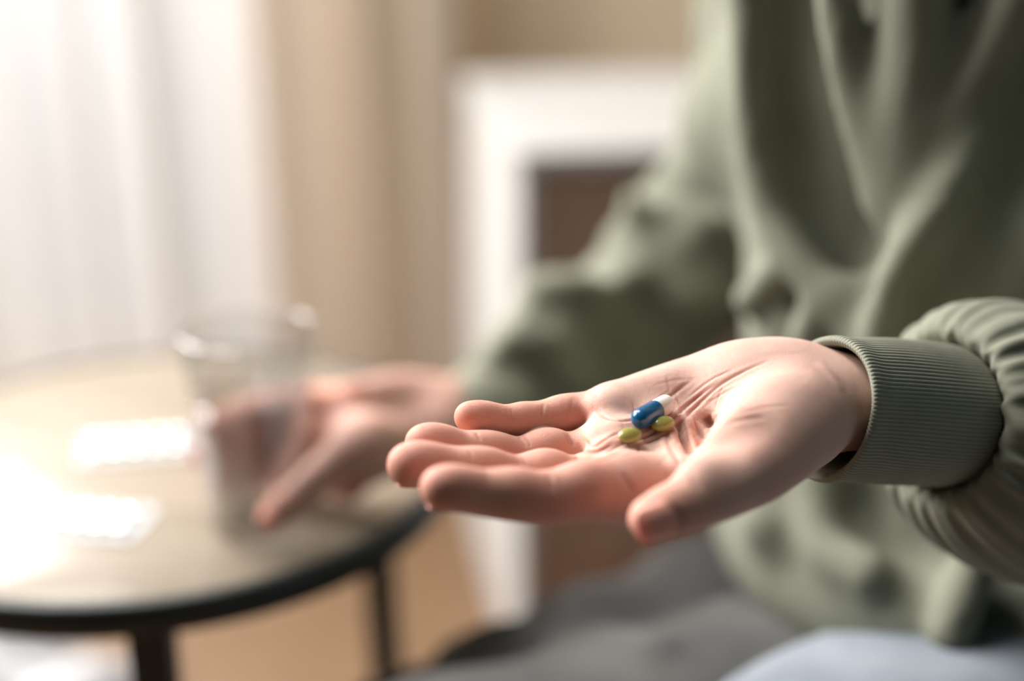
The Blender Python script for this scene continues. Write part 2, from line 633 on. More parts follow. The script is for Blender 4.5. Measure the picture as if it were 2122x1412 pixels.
wall_with_hole('wall_back', 'y', FX0 - 0.12, FX1 + 0.12, 3.05, WIN_X0, WIN_X1, WIN_Z0, WIN_Z1, BACK_Y, 0.12)
wl = wall_with_hole('wall_left', 'x', FY0, BACK_Y, 3.05, 0.85, 2.10, 0.65, 2.90, LEFT_X, 0.12)
wl.data.materials[0] = M_TEAL  # unseen wall darkened to hold back fill on the hoodie
tag(box('wall_right', (FX1, FY0, 0), (FX1 + 0.12, BACK_Y, 3.05), M_TEAL), kind='structure')
cbm = bmesh.new()
for a, b, c, d in ((FX0 - 0.12, SKY[0], FY0, BACK_Y + 0.12), (SKY[1], FX1 + 0.12, FY0, BACK_Y + 0.12), (SKY[0], SKY[1], FY0, SKY[2]), (SKY[0], SKY[1], SKY[3], BACK_Y + 0.12)):
    bm_box(cbm, (a, c, 3.05), (b, d, 3.15))
tag(bm_obj('ceiling', cbm, M_CEIL), kind='structure')
tag(box('baseboard_back', (WIN_X1 + 0.3, BACK_Y - 0.016, 0.0), (FX1, BACK_Y, 0.09), M_WHITE, bevel=0.003), kind='structure')


def window(name, plane, u0, u1, z0, z1, at):
    w = empty(name, ((u0 + u1) / 2, at, z0) if plane == 'y' else (at, (u0 + u1) / 2, z0))
    tag(w, kind='structure')

    def bar(nm, a, b, c, d, t0, t1, mat):
        lo, hi = ((a, at + t0, c), (b, at + t1, d)) if plane == 'y' else ((at - t1, a, c), (at - t0, b, d))
        return box(nm, lo, hi, mat, w, 0.004 if mat is M_WHITE else 0)
    for a, b, c, d in ((u0, u0 + .06, z0, z1), (u1 - .06, u1, z0, z1), (u0 + .06, u1 - .06, z0, z0 + .06), (u0 + .06, u1 - .06, z1 - .06, z1)):
        bar('window_frame', a, b, c, d, 0.02, 0.085, M_WHITE)
    um = (u0 + u1) / 2
    bar('mullion', um - .03, um + .03, z0 + .06, z1 - .06, 0.025, 0.08, M_WHITE)
    for a, b in ((u0 + .06, um - .03), (um + .03, u1 - .06)):
        bar('pane', a, b, z0 + .06, z1 - .06, 0.045, 0.051, M_PANE)
    return w


roof = empty('added_roof_window', ((SKY[0] + SKY[1]) / 2, (SKY[2] + SKY[3]) / 2, 3.05))  # frame and pane built around the added roof lamp
tag(roof, kind='structure')
for a, b, c, d in ((SKY[0], SKY[0] + .05, SKY[2], SKY[3]), (SKY[1] - .05, SKY[1], SKY[2], SKY[3]), (SKY[0] + .05, SKY[1] - .05, SKY[2], SKY[2] + .05), (SKY[0] + .05, SKY[1] - .05, SKY[3] - .05, SKY[3])):
    box('window_frame', (a, c, 3.06), (b, d, 3.14), M_WHITE, roof, 0.004)
box('pane', (SKY[0] + .05, SKY[2] + .05, 3.09), (SKY[1] - .05, SKY[3] - .05, 3.096), M_PANE, roof)
window('window_1', 'y', WIN_X0, WIN_X1, WIN_Z0, WIN_Z1, BACK_Y)
window('added_side_window', 'x', 0.85, 2.10, 0.65, 2.90, LEFT_X)  # unseen window added to carry the side lamp


def curtain(name, x0, x1, y, z0, z1, pitch, amp, mat, seed, lean=0.0):
    rnd = random.Random(seed)
    n = int((x1 - x0) / 0.006); m = 40
    ph = [rnd.random() * 6.28 for _ in range(3)]
    vs, fs = [], []
    for j in range(m + 1):
        w = j / m
        z = z0 + (z1 - z0) * w
        for i in range(n + 1):
            u = x0 + (x1 - x0) * i / n
            t = 2 * math.pi * u / pitch + 1.1 * math.sin(2.3 * u / pitch + ph[0])
            a = amp * (0.75 + 0.35 * math.sin(u * 9 + ph[1]))
            yy = y + a * math.sin(t + 0.35 * math.sin(3 * w + ph[2])) + 0.25 * a * math.sin(2.1 * t + ph[1])
            vs.append((u + lean * (1 - w) * (0.4 + 0.6 * i / n) + 0.012 * math.cos(t), yy, z))
    for j in range(m):
        for i in range(n):
            a = j * (n + 1) + i
            fs.append((a, a + 1, a + n + 2, a + n + 1))
    o = mesh_np(name, vs, fs, mat)
    return o


tag(curtain('sheer_curtain', -1.02, -0.40, BACK_Y - 0.16, 0.01, 2.95, 0.125, 0.026, M_SHEER, 2, 0.04),
    'white sheer curtain glowing with daylight over the window', 'curtain')
tag(curtain('drape', -0.46, -0.135, BACK_Y - 0.09, 0.01, 2.95, 0.115, 0.024, M_DRAPE, 5, 0.05),
    'beige drape hanging in soft folds beside the sheer curtain', 'curtain')
rail = lathe('curtain_rail', [(0.0, 0), (0.011, 0), (0.011, 2.1), (0.0, 2.1)], (0, 0, 0), M_WHITE, None, 20)
rail.rotation_euler = (0, math.pi / 2, 0)
rail.location = (-2.1, BACK_Y - 0.13, 2.965)
tag(rail, 'white curtain rail above the sheer curtain and drape', 'curtain rail')

# ------------------------------------------------------------------ white nightstand
Q = P(1075, 312, 1.5)
zt = Q[2]
sd = unit((-0.150, 0.987, 0)); fd = np.array([sd[1], -sd[0], 0])
NMAT = Matrix(((fd[0], sd[0], 0, Q[0]), (fd[1], sd[1], 0, Q[1]), (0, 0, 1, 0), (0, 0, 0, 1)))
ns = empty('nightstand', (NMAT @ Vector((0.22, 0.24, 0))))
tag(ns, 'white nightstand with brown wooden fronts beside the drape', 'nightstand')
W, D, H = 0.46, 0.48, zt


def nb(nm, lo, hi, mat, bev=0.003, parent=None):
    return box(nm, lo, hi, mat, parent or ns, bev, NMAT)


nb('top_panel', (-0.004, -0.008, H - 0.020), (W + 0.004, D, H), M_WHITE)
nb('side_panel', (0, 0, 0.0), (0.018, D - 0.002, H - 0.0205), M_WHITE)
nb('side_panel', (W - 0.018, 0, 0.0), (W, D - 0.002, H - 0.0205), M_WHITE)
nb('back_panel', (0.0185, D - 0.014, 0.05), (W - 0.0185, D - 0.004, H - 0.021), M_WHITE)
nb('plinth', (0.0185, 0.02, 0.0), (W - 0.0185, 0.035, 0.05), M_WHITE)
for z0, z1 in ((0.055, 0.255), (0.259, 0.459), (0.463, H - 0.030)):
    f = nb('drawer_front', (0.0205, 0.012, z0), (W - 0.0205, 0.030, z1), M_BROWN)
    nb('handle', (W / 2 - 0.05, -0.004, (z0 + z1) / 2 - 0.006), (W / 2 + 0.05, 0.0115, (z0 + z1) / 2 + 0.006), M_DARK, 0.002, f)

# ------------------------------------------------------------------ round side table
GB = P(540, 1085, 0.88)
TZ = GB[2]
TC = np.array([-0.245, 0.89, TZ])
TR = 0.200
tb = empty('side_table', (TC[0], TC[1], 0))
tag(tb, 'small round side table with pale oak top and black metal rim', 'table')
lathe('table_top', [(0, -0.016), (TR - 0.004, -0.016), (TR - 0.0035, -0.001), (TR - 0.005, 0), (0, 0)], TC, M_TTOP, tb, 128)
lathe('rim', [(TR - 0.003, -0.020), (TR + 0.004, -0.020), (TR + 0.005, -0.018), (TR + 0.005, -0.002), (TR + 0.003, 0.0008), (TR - 0.002, 0.0008), (TR - 0.003, -0.001)], TC, M_DARK, tb, 128, closed=True)
for a in (-78, 42, 162):
    t = math.radians(a)
    bm = bmesh.new()
    top = Vector((TC[0] + (TR - 0.018) * math.cos(t), TC[1] + (TR - 0.018) * math.sin(t), TZ - 0.0165))
    bot = Vector((TC[0] + (TR + 0.0) * math.cos(t), TC[1] + (TR + 0.0) * math.sin(t), 0.0))
    for w0, w1, c in ((0.011, 0.011, 0),):
        r = bmesh.ops.create_cube(bm, size=1)
        for v in r['verts']:
            base = top if v.co.z > 0 else bot
            v.co = base + Vector((v.co.x * 0.024, v.co.y * 0.024, 0))
        bmesh.ops.bevel(bm, geom=bm.edges[:], offset=0.002, segments=2, affect='EDGES')
    bm_obj('leg', bm, M_DARK, tb)

# glass and water
GH, RB, RT = 0.128, 0.0305, 0.0405


def gr(z):
    return RB + (RT - RB) * z / GH


gl = lathe('drinking_glass', [(0, 0.0006), (RB - 0.003, 0.0006), (RB - 0.0008, 0.0018), (gr(0.006), 0.006), (gr(0.06), 0.06), (gr(GH - 0.002), GH - 0.002), (RT - 0.0008, GH), (RT - 0.0018, GH - 0.0006),
                           (gr(GH - 0.004) - 0.0022, GH - 0.004), (gr(0.06) - 0.0024, 0.06), (gr(0.014) - 0.0028, 0.014), (gr(0.010) - 0.006, 0.0105), (0, 0.010)], GB, M_GLASS, None, 96)
tag(gl, 'clear drinking glass held by the hand on the round table', 'glass')
WL = 0.088
wt = lathe('drinking_water', [(0, 0.0106), (gr(0.0108) - 0.0064, 0.0109), (gr(0.0145) - 0.0031, 0.0145), (gr(0.06) - 0.0027, 0.06), (gr(WL) - 0.0026, WL), (gr(WL) - 0.004, WL - 0.0006), (0, WL - 0.0008)], GB, M_WATER, None, 96)
tag(wt, 'clear still water filling two thirds of the drinking glass', 'water')


# blister packs
def on_plane(px, py, z):
    d = ray(px, py)
    t = (z - CAM[2]) / d[2]
    return CAM + t * d


def blister(px, py, rot, nx, ny, label, tilt=0.0, L=0.094, Wd=0.046, lift=0.0):
    c = on_plane(px, py, TZ + lift)
    e = empty('blister_pack', (c[0], c[1], TZ + lift + 0.0009))
    e.rotation_euler = (tilt, 0, math.radians(rot))
    # rounded card
    bm = bmesh.new()
    pts = []
    rr = 0.006
    for cx, cy, a0 in ((L / 2 - rr, Wd / 2 - rr, 0), (-L / 2 + rr, Wd / 2 - rr, 90), (-L / 2 + rr, -Wd / 2 + rr, 180), (L / 2 - rr, -Wd / 2 + rr, 270)):
        for s in range(7):
            a = math.radians(a0 + 15 * s)
            pts.append((cx + rr * math.cos(a), cy + rr * math.sin(a)))
    lo = [bm.verts.new((x, y, -0.0003)) for x, y in pts]
    hi = [bm.verts.new((x, y, 0.0003)) for x, y in pts]
    bm.faces.new(lo[::-1]); bm.faces.new(hi)
    for i in range(len(pts)):
        j = (i + 1) % len(pts)
        bm.faces.new((lo[i], lo[j], hi[j], hi[i]))
    me = bpy.data.meshes.new('foil_card'); bm.to_mesh(me); bm.free(); me.materials.append(M_FOIL)
    link(bpy.data.objects.new('foil_card', me), e)
    def dome(nm, r, h, mat):
        bm = bmesh.new()
        bmesh.ops.create_uvsphere(bm, u_segments=20, v_segments=12, radius=1)
        for v in bm.verts:
            z = v.co.z
            v.co = Vector((v.co.x * r, v.co.y * r, max(z, 0) ** 0.7 * h if z > 0 else 0))
        me = bpy.data.meshes.new(nm); bm.to_mesh(me); bm.free(); me.materials.append(mat)
        me.polygons.foreach_set('use_smooth', np.ones(len(me.polygons), bool))
        return me
    pm = dome('pocket', 0.0068, 0.0052, M_POCKET); tm = dome('tablet', 0.0052, 0.0038, M_PILLW)
    for i in range(nx):
        for j in range(ny):
            o = bpy.data.objects.new('pocket', pm)
            o.location = ((i - (nx - 1) / 2) * (L - 0.012) / nx, (j - (ny - 1) / 2) * (Wd - 0.008) / ny, 0.0004)
            link(o, e)
            t = bpy.data.objects.new('tablet', tm)
            t.location = (0, 0, 0.0001)
            link(t, o)
    tag(e, label, 'blister pack', 'blister packs on the side table')
    return e


blister(290, 925, 12, 5, 2, 'white tablet blister pack lying beside the drinking glass', L=0.082, Wd=0.050)
blister(178, 1080, -8, 5, 2, 'white tablet blister pack lying between two other packs on the table', L=0.080, Wd=0.046)
blister(-30, 1055, 14, 5, 2, 'white tablet blister pack farthest from the drinking glass', L=0.080, Wd=0.046)

# white throw on the floor under the table
ft = Field((-0.85, 0.95, -0.01), (-0.15, 1.6, 0.26), 0.006)
rnd = random.Random(8)
for i in range(26):
    cx, cy = -0.56 + rnd.uniform(-0.13, 0.13), 1.27 + rnd.uniform(-0.17, 0.17)
    a = rnd.uniform(0, 3.14)
    dx, dy = 0.10 * math.cos(a), 0.10 * math.sin(a)
    h = 0.06 + rnd.uniform(0, 0.09)
    ft.chain([(cx - dx, cy - dy, 0.04), (cx, cy, h), (cx + dx, cy + dy, 0.04)], [0.03, 0.038, 0.03], 0.02)
ft.F[:, :, :2] = np.maximum(ft.F[:, :, :2], 0.002)
tv, tf = ft.mesh(3)
th = mesh_np('throw_blanket', tv, tf, M_THROW)
tag(th, 'crumpled white throw heaped on the floor under the side table', 'throw')

# ------------------------------------------------------------------ the person: open hand (left), hero detail
person = empty('person', (0.42, 0.85, 0.0))
tag(person, 'seated person in olive hoodie offering pills on an open palm, holding a glass', 'person')

IDX = [(1318, 1020, 530, 12.0), (1205, 1022, 519, 10.6), (1140, 1030, 513, 10.0), (1062, 1028, 508, 9.1), (990, 1020, 503, 8.5), (935, 1015, 499, 7.7), (914, 1015, 498, 7.2)]
MID = [(1290, 970, 549, 11.0), (1190, 994, 543, 9.2), (1130, 986, 540, 9.0), (1070, 989, 536, 8.5), (1000, 977, 531, 8.0), (930, 968, 527, 8.0), (868, 965, 524, 7.9), (847, 967, 523, 7.7)]
RNG = [(1280, 905, 565, 10.5), (1185, 943, 561, 8.6), (1135, 938, 559, 8.4), (1075, 947, 556, 7.9), (1015, 939, 552, 7.4), (955, 931, 549, 7.4), (898, 923, 546, 7.4), (880, 924, 545, 7.2)]
PNK = [(1268, 844, 577, 9.2), (1205, 855, 574, 7.8), (1165, 861, 572, 7.1), (1120, 871, 569, 6.7), (1085, 872, 567, 6.3), (1045, 876, 564, 5.9), (1000, 868, 561, 5.9), (972, 867, 560, 5.6)]
THB = [(1672, 884, 553, 14.0), (1585, 955, 525, 14.0), (1520, 1003, 511, 11.4), (1440, 1040, 500, 10.0), (1390, 1058, 495, 9.4), (1350, 1076, 491, 8.0)]

HLO = np.minimum(P(760, 1180, .60), P(760, 1180, .46)) - 0.0
allp = np.concatenate([seq(r)[0] for r in (IDX, MID, RNG, PNK, THB)] + [seq([(1900, 850, 590, 20), (1640, 770, 584, 14)])[0]])
hf = Field(allp.min(0) - 0.024, allp.max(0) + 0.024, 0.00058)
pM, _ = seq(MID); pI, _ = seq(IDX); pK, _ = seq(PNK)
hx = unit(pM[-1] - pM[0])
across = unit(pK[0] - pI[0])
palmN = unit(np.cross(across, hx))
if palmN[2] < 0: palmN = -palmN
hy = np.cross(palmN, hx)

# metacarpals and palm
hf.chain(*seq([(1268, 842, 577, 9.4), (1400, 806, 581, 11.3), (1500, 785, 583, 12.6), (1580, 782, 584, 13.0), (1645, 790, 584, 14)]), k=0.010)
hf.chain(*seq([(1280, 905, 565, 10.5), (1450, 872, 574, 10.5), (1640, 845, 578, 14)]), k=0.010)
hf.chain(*seq([(1290, 970, 549, 11.0), (1450, 935, 562, 11.0), (1640, 868, 570, 13.5)]), k=0.010)
hf.chain(*seq([(1318, 1020, 530, 12.0), (1450, 985, 546, 12.0), (1630, 892, 562, 13)]), k=0.010)
# heel of the hand
hf.blob(P(1590, 800, 0.575), (hx, hy, palmN), (0.026, 0.020, 0.0155), 0.012)
# wrist and forearm inside the cuff
hf.chain(*seq([(1640, 815, 580, 17), (1735, 815, 583, 16.0), (1800, 830, 590, 16), (1915, 850, 606, 17)]), k=0.012)
hf.chain(*seq([(1660, 868, 562, 16), (1735, 848, 570, 16.5), (1810, 850, 580, 16.5), (1915, 860, 598, 17)]), k=0.012)
# fingers
for rows, kk in ((IDX, .005), (MID, .0035), (RNG, .0035), (PNK, .0035)):
    hf.chain(*seq(rows), k=kk)
# finger pads on the palmar side
for rows, ids in ((IDX, (1, 3, 5)), (MID, (2, 4, 6)), (RNG, (2, 4, 6)), (PNK, (2, 4, 6))):
    p, r = seq(rows)
    for q in ids:
        d = unit(p[min(q + 1, len(p) - 1)] - p[q - 1])
        n = unit(palmN - d * (palmN @ d))
        hf.blob(p[q] + n * r[q] * 0.30, (d, np.cross(n, d), n), (0.0095, r[q] * 0.80, r[q] * 0.80), 0.005)
# pads at the finger roots
for px, py, d, r in ((1262, 842, 567, 7.0), (1262, 905, 556, 8.0), (1275, 965, 541, 8.5), (1290, 990, 527, 10)):
    hf.blob(P(px, py, d / 1000), (hx, hy, palmN), (r * 1.25 / 1000, r / 1000, r * 0.85 / 1000), 0.006)
# thumb with its muscle
hf.chain(*seq(THB), k=0.009)
td = unit(P(1520, 1003, .511) - P(1680, 890, .553))
tn = unit(palmN - td * (palmN @ td))
hf.blob(P(1610, 880, 0.546), (td, np.cross(tn, td), tn), (0.030, 0.019, 0.0175), 0.010)
# web between thumb and index
hf.chain(*seq([(1530, 975, 527, 8), (1470, 985, 533, 6.5), (1400, 1000, 534, 8)]), k=0.012)

# deep folds where the thumb web bunches up, and the crest of the thumb beside them
hv, hq = hf.mesh(1)
hb = bvh_of(hv, hq)


def on_skin(pts, off):
    w = []
    for px, py in pts:
        loc, nor = hit(hb, px, py)
        if loc is not None:
            w.append(loc + palmN * off)
    return np.array(w)


for pts, r0, up, kk in (([(1535, 868), (1505, 905), (1482, 940), (1452, 972)], 0.0055, -0.0036, 0.010), ([(1420, 880), (1432, 915), (1446, 950)], 0.0040, -0.0022, 0.005),
                        ([(1388, 892), (1396, 925), (1412, 962)], 0.0042, -0.0026, 0.005), ([(1250, 925), (1300, 905), (1350, 892)], 0.0040, -0.0026, 0.005),
                        ([(1240, 900), (1275, 888), (1310, 880)], 0.0036, -0.0022, 0.005)):
    w = on_skin(pts, up)
    hf.chain(w, [r0] * len(w), kk)
for pts, r0, up, kk in (([(1466, 868), (1478, 892), (1484, 915), (1476, 945), (1455, 962)], 0.0026, -0.0010, 0.004), ([(1446, 890), (1458, 920), (1462, 948)], 0.0016, 0.0002, 0.004),
                        ([(1408, 885), (1416, 915), (1432, 950)], 0.0012, 0.0006, 0.004)):
    w = on_skin(pts, up)
    hf.chain(w, [r0] * len(w), kk, mode='sub')
hv, hq = hf.mesh(3)
hb = bvh_of(hv, hq)

# creases of the palm and fingers, laid on the skin
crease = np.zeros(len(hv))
flush = np.zeros(len(hv))
disp = np.zeros(len(hv))
LINES = [
    # (points, depth mm, half width mm, tint)
    ([(1225, 845), (1260, 868), (1300, 872), (1345, 858), (1400, 812), (1440, 785)], .55, .75, .55),      # heart line
    ([(1240, 950), (1290, 920), (1340, 905), (1400, 862), (1450, 820), (1500, 785)], .55, .75, .55),      # head line
    ([(1290, 930), (1350, 915), (1400, 885), (1440, 845), (1490, 800), (1545, 768), (1600, 745)], .5, .75, .5),
    ([(1462, 862), (1476, 890), (1490, 930), (1478, 962)], 1.5, 1.6, .75),                                # thumb fold
    ([(1440, 868), (1452, 900), (1466, 935), (1462, 962)], .9, 1.2, .6),
    ([(1405, 880), (1412, 910), (1432, 950), (1436, 972)], .7, 1.0, .5),
    ([(1380, 890), (1385, 920), (1405, 955), (1412, 978)], .5, .9, .4),
    ([(1500, 882), (1530, 872), (1570, 866), (1585, 870)], .3, 1.0, .2),
    ([(1520, 862), (1580, 845), (1640, 840)], .2, .7, .25),
    ([(1380, 775), (1386, 800), (1388, 830)], .12, .6, .15),
    ([(1350, 800), (1400, 788), (1450, 785)], .1, .6, .15),
    ([(1310, 830), (1314, 850), (1318, 868)], .25, .5, .3),
    ([(1205, 905), (1230, 925), (1265, 905), (1290, 895)], .45, .7, .5),
    ([(1200, 935), (1235, 938), (1275, 918)], .45, .7, .5),
    ([(1225, 955), (1250, 945), (1285, 935)], .35, .6, .5),
    ([(1230, 962), (1262, 950), (1300, 930)], .3, .6, .4),
    ([(1300, 860), (1350, 836), (1400, 800)], .2, .5, .3),
    ([(1420, 830), (1470, 790), (1520, 765)], .25, .5, .3),
    ([(1450, 850), (1500, 815), (1560, 790), (1640, 778)], .2, .5, .25),
    ([(1480, 850), (1490, 820), (1500, 800)], .15, .5, .2),
    ([(1690, 750), (1715, 770), (1735, 795), (1745, 815)], -.35, 2.2, 0),                                  # wrist tendon
    ([(1118, 838), (1116, 850), (1112, 865)], .15, .6, .15), ([(1126, 836), (1124, 850), (1122, 865)], .3, .6, .3),
    ([(1050, 846), (1051, 858), (1053, 872)], .18, .6, .15), ([(1058, 846), (1060, 860), (1062, 872)], .2, .5, .25),
    ([(1072, 905), (1082, 915), (1090, 928)], .3, .6, .35), ([(1084, 903), (1094, 915), (1100, 928)], .3, .6, .35),
    ([(985, 896), (990, 905), (996, 915)], .3, .6, .3),
    ([(1176, 898), (1184, 912), (1188, 925)], .5, .8, .5), ([(1168, 897), (1176, 910), (1180, 925)], .3, .6, .4),
    ([(1190, 820), (1182, 845), (1172, 870)], .1, .7, .1),
    ([(1062, 942), (1072, 952), (1080, 965)], .3, .7, .3), ([(1072, 942), (1084, 952), (1090, 966)], .25, .7, .3),
    ([(970, 934), (976, 945), (980, 955)], .3, .7, .3),
    ([(1190, 948), (1205, 955), (1225, 965)], .4, .7, .4),
    ([(1135, 978), (1142, 1000), (1148, 1020)], .4, .9, .3), ([(1005, 974), (1010, 990), (1014, 1010)], .3, .9, .3),
    ([(1322, 1100), (1330, 1080), (1350, 1062), (1382, 1052), (1408, 1062), (1414, 1090)], .7, 1.0, .5),
    ([(1428, 982), (1440, 1000), (1455, 1015)], .4, 1.0, .3), ([(1290, 978), (1302, 1000), (1312, 1025)], .5, 1.2, .3),
]
rl = random.Random(31)
for i in range(70):       # fine criss-cross lines of the hollow
    cx, cy = rl.uniform(1235, 1500), rl.uniform(780, 945)
    if cy < 905 - 0.42 * (cx - 1235): continue
    a = rl.choice((-0.55, -0.75, -0.35, 0.9, 1.3)) + rl.uniform(-.15, .15)
    ln = rl.uniform(14, 45)
    LINES.append(([(cx - ln * math.cos(a), cy - ln * math.sin(a)), (cx, cy + rl.uniform(-2, 2)), (cx + ln * math.cos(a), cy + ln * math.sin(a))], rl.uniform(.08, .18), .45, rl.uniform(.1, .3)))
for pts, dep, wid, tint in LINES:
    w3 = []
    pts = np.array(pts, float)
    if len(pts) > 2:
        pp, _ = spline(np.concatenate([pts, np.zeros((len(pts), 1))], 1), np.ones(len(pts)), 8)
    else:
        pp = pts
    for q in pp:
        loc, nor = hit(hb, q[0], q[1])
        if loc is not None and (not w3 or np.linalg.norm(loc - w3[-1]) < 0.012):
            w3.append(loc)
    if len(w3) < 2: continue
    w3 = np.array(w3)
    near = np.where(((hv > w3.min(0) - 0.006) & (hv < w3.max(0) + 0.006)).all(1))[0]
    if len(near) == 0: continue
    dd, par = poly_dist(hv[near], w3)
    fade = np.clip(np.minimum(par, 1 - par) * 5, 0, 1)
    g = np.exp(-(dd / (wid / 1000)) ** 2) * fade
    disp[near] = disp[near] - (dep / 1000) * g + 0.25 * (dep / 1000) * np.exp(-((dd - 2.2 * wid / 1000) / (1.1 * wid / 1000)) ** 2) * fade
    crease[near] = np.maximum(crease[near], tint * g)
nrm = vnormals(hv, hq)
hv = hv + nrm * disp[:, None]

# redder fingertips, sides of the fingers and mounds
for rows in (IDX, MID, RNG, PNK, THB):
    p, r = seq(rows)
    d = np.linalg.norm(hv - p[-1], axis=1)
    flush = np.maximum(flush, np.clip(1 - d / 0.026, 0, 1) * 0.75)
    dd, par = poly_dist(hv, p)
    if rows is not THB:
        flush = np.maximum(flush, np.where((dd < 0.0135) & (par > 0.1), 0.42, 0))
for px, py, dm, rr, amt in ((1250, 950, 545, 0.016, .5), (1460, 930, 540, 0.02, .6), (1330, 1010, 520, 0.03, .45), (1540, 960, 525, .028, .35)):
    d = np.linalg.norm(hv - P(px, py, dm / 1000), axis=1)
    flush = np.maximum(flush, np.clip(1 - d / rr, 0, 1) * amt)

NAILS = []          # (centre on skin, along, normal, half width, length)


def nail_at(cloc, along, nor, hw, ln, rcurve):
    along = unit(along - nor * (along @ nor))
    side = np.cross(nor, along)
    nu, nv = 15, 17
    vs, fs = [], []
    for lay in (0, 1):
        for j in range(nv):
            v = j / (nv - 1)
            y = (v - 0.5) * ln
            wj = hw * (1 - 0.10 * v) * (1 - 0.55 * max(0, (0.22 - v) / 0.22) ** 2) * (1 - 0.35 * max(0, (v - 0.80) / 0.20) ** 2)
            for i in range(nu):
                u = -1 + 2 * i / (nu - 1)
                x = wj * u
                drop = rcurve - math.sqrt(max(rcurve ** 2 - x * x, 1e-9))
                lift = 0.00055 - 0.0012 * (y / ln) ** 2 * 4 * 0.5 - lay * 0.0007
                vs.append(cloc + along * y + side * x + nor * (lift - drop))
    o = nu * nv
    for j in range(nv - 1):
        for i in range(nu - 1):
            a = j * nu + i
            fs.append((a, a + 1, a + nu + 1, a + nu))
            fs.append((o + a + nu, o + a + nu + 1, o + a + 1, o + a))
    for i in range(nu - 1):
        fs.append((i + 1, i, o + i, o + i + 1))
        a = (nv - 1) * nu + i
        fs.append((a, a + 1, o + a + 1, o + a))
    for j in range(nv - 1):
        a = j * nu
        fs.append((a, a + nu, o + a + nu, o + a))
        a = j * nu + nu - 1
        fs.append((a + nu, a, o + a, o + a + nu))
    NAILS.append((np.array(vs), fs))


tloc, tnor = hit(hb, 1362, 1088)
tp, tr_ = seq(THB)
nail_at(tloc, tp[-1] - tp[-3], tnor, 0.0068, 0.0140, 0.0092)
for rows, hw in ((IDX, .0058), (MID, .0060), (RNG, .0056), (PNK, .0046)):
    p, r = seq(rows)
    d = unit(p[-1] - p[-3])
    n = unit(-palmN + d * (palmN @ d))
    o0 = p[-1] - d * 0.0015
    loc, nor, _, _ = hb.ray_cast(V(o0 + n * 0.03), V(-n))
    nail_at(np.array(loc) - d * 0.0012, d, n, hw, hw * 2.2, r[-1] * 1.0)

# ------------------------------------------------------------------ the hand around the glass (right)
GA = GB.copy()


def polar(phi, off, h):
    r = gr(h / 1000) + off / 1000
    t = math.radians(phi)
    return GA + np.array([r * math.cos(t), r * math.sin(t), h / 1000])


RW = P(925, 893, 0.905)
fing = {
    'i': [(28, 27, 70, 11), (58, 13, 66, 9), (88, 9.5, 62, 8.3), (112, 8.6, 58, 7.8), (134, 8.2, 55, 7.4), (144, 8, 54, 6.8)],
    'm': [(22, 27, 53, 11), (56, 13, 49, 9.2), (88, 9.8, 45, 8.4), (113, 8.8, 41, 8), (138, 8.4, 38, 7.6), (149, 8.2, 37, 7)],
    'r': [(16, 25, 37, 10.5), (52, 13, 32, 8.8), (86, 9.6, 28, 8.1), (110, 8.6, 25, 7.6), (132, 8.2, 23, 7.2), (142, 8, 22, 6.8)],
    'p': [(8, 22, 23, 10), (42, 12, 17, 7.8), (72, 8.6, 13, 7.1), (98, 7.6, 11, 6.6), (122, 7.2, 10, 6.2), (132, 7, 9.5, 5.8)],
}
tips = []
rows_r = {}
for q, rows in fing.items():
    rows_r[q] = (np.array([polar(a, o, h) for a, o, h, r in rows]), np.array([r / 1000 for a, o, h, r in rows]))
TH = [RW + np.array([-0.024, -0.014, -0.004]), polar(-8, 33, 58), polar(-26, 18, 48), polar(-46, 11.5, 37), polar(-62, 9.6, 29), polar(-70, 9, 25.5)]
THR = np.array([16, 15, 12, 10, 9.4, 8]) / 1000
ap = np.concatenate([v[0] for v in rows_r.values()] + [np.array(TH), RW[None] + 0.03, P(1020, 840, .94)[None]])
rf = Field(ap.min(0) - 0.024, ap.max(0) + 0.024, 0.0013)
for q, (p, r) in rows_r.items():
    m = {'i': (0.012, 0.010), 'm': (0.004, 0.006), 'r': (-0.004, 0.0), 'p': (-0.008, -0.008)}[q]
    base = RW + np.array([0, m[0], m[1] + 0.006])
    rf.chain([p[0], 0.5 * (p[0] + base) + np.array([0, 0.006, 0.004]), base], [r[0], 0.0125, 0.015], 0.012)
    rf.chain(p, r, 0.004)
rf.chain(TH, THR, 0.012)
rf.chain([TH[1], 0.5 * (TH[1] + rows_r['m'][0][0]), rows_r['m'][0][0]], [0.013, 0.013, 0.011], 0.015)
rf.chain([RW + np.array([-0.01, 0, 0]), RW, P(1020, 840, .94)], [0.020, 0.021, 0.023], 0.012)
rf.chain([polar(a, -2.6, h) for a, h in ((0, 0),)] + [GA + np.array([0, 0, 0.1])], [0.001, 0.001], 0.001)
# keep the flesh off the glass wall
Xg, Yg, Zg = rf._grid((slice(None),) * 3)
gd = np.sqrt((Xg - GA[0]) ** 2 + (Yg - GA[1]) ** 2) - (RB + (RT - RB) * np.clip((Zg - GA[2]) / GH, 0, 1) + 0.0006)
rf.F = np.maximum(rf.F, -gd.astype(np.float32))
rf.F = np.maximum(rf.F, (TZ + 0.0008 - Zg + 0 * Xg + 0 * Yg).astype(np.float32))
rv, rq = rf.mesh(2)
rb = bvh_of(rv, rq)
rflush = np.full(len(rv), 0.15)
for q, (p, r) in rows_r.items():
    dd, par = poly_dist(rv, p)
    rflush = np.maximum(rflush, np.where(dd < 0.014, 0.6 + 0.3 * np.clip(par * 1.6 - 0.6, 0, 1), 0))
rflush = np.maximum(rflush, np.clip(1 - np.linalg.norm(rv - TH[-1], axis=1) / 0.03, 0, 1) * 0.7)
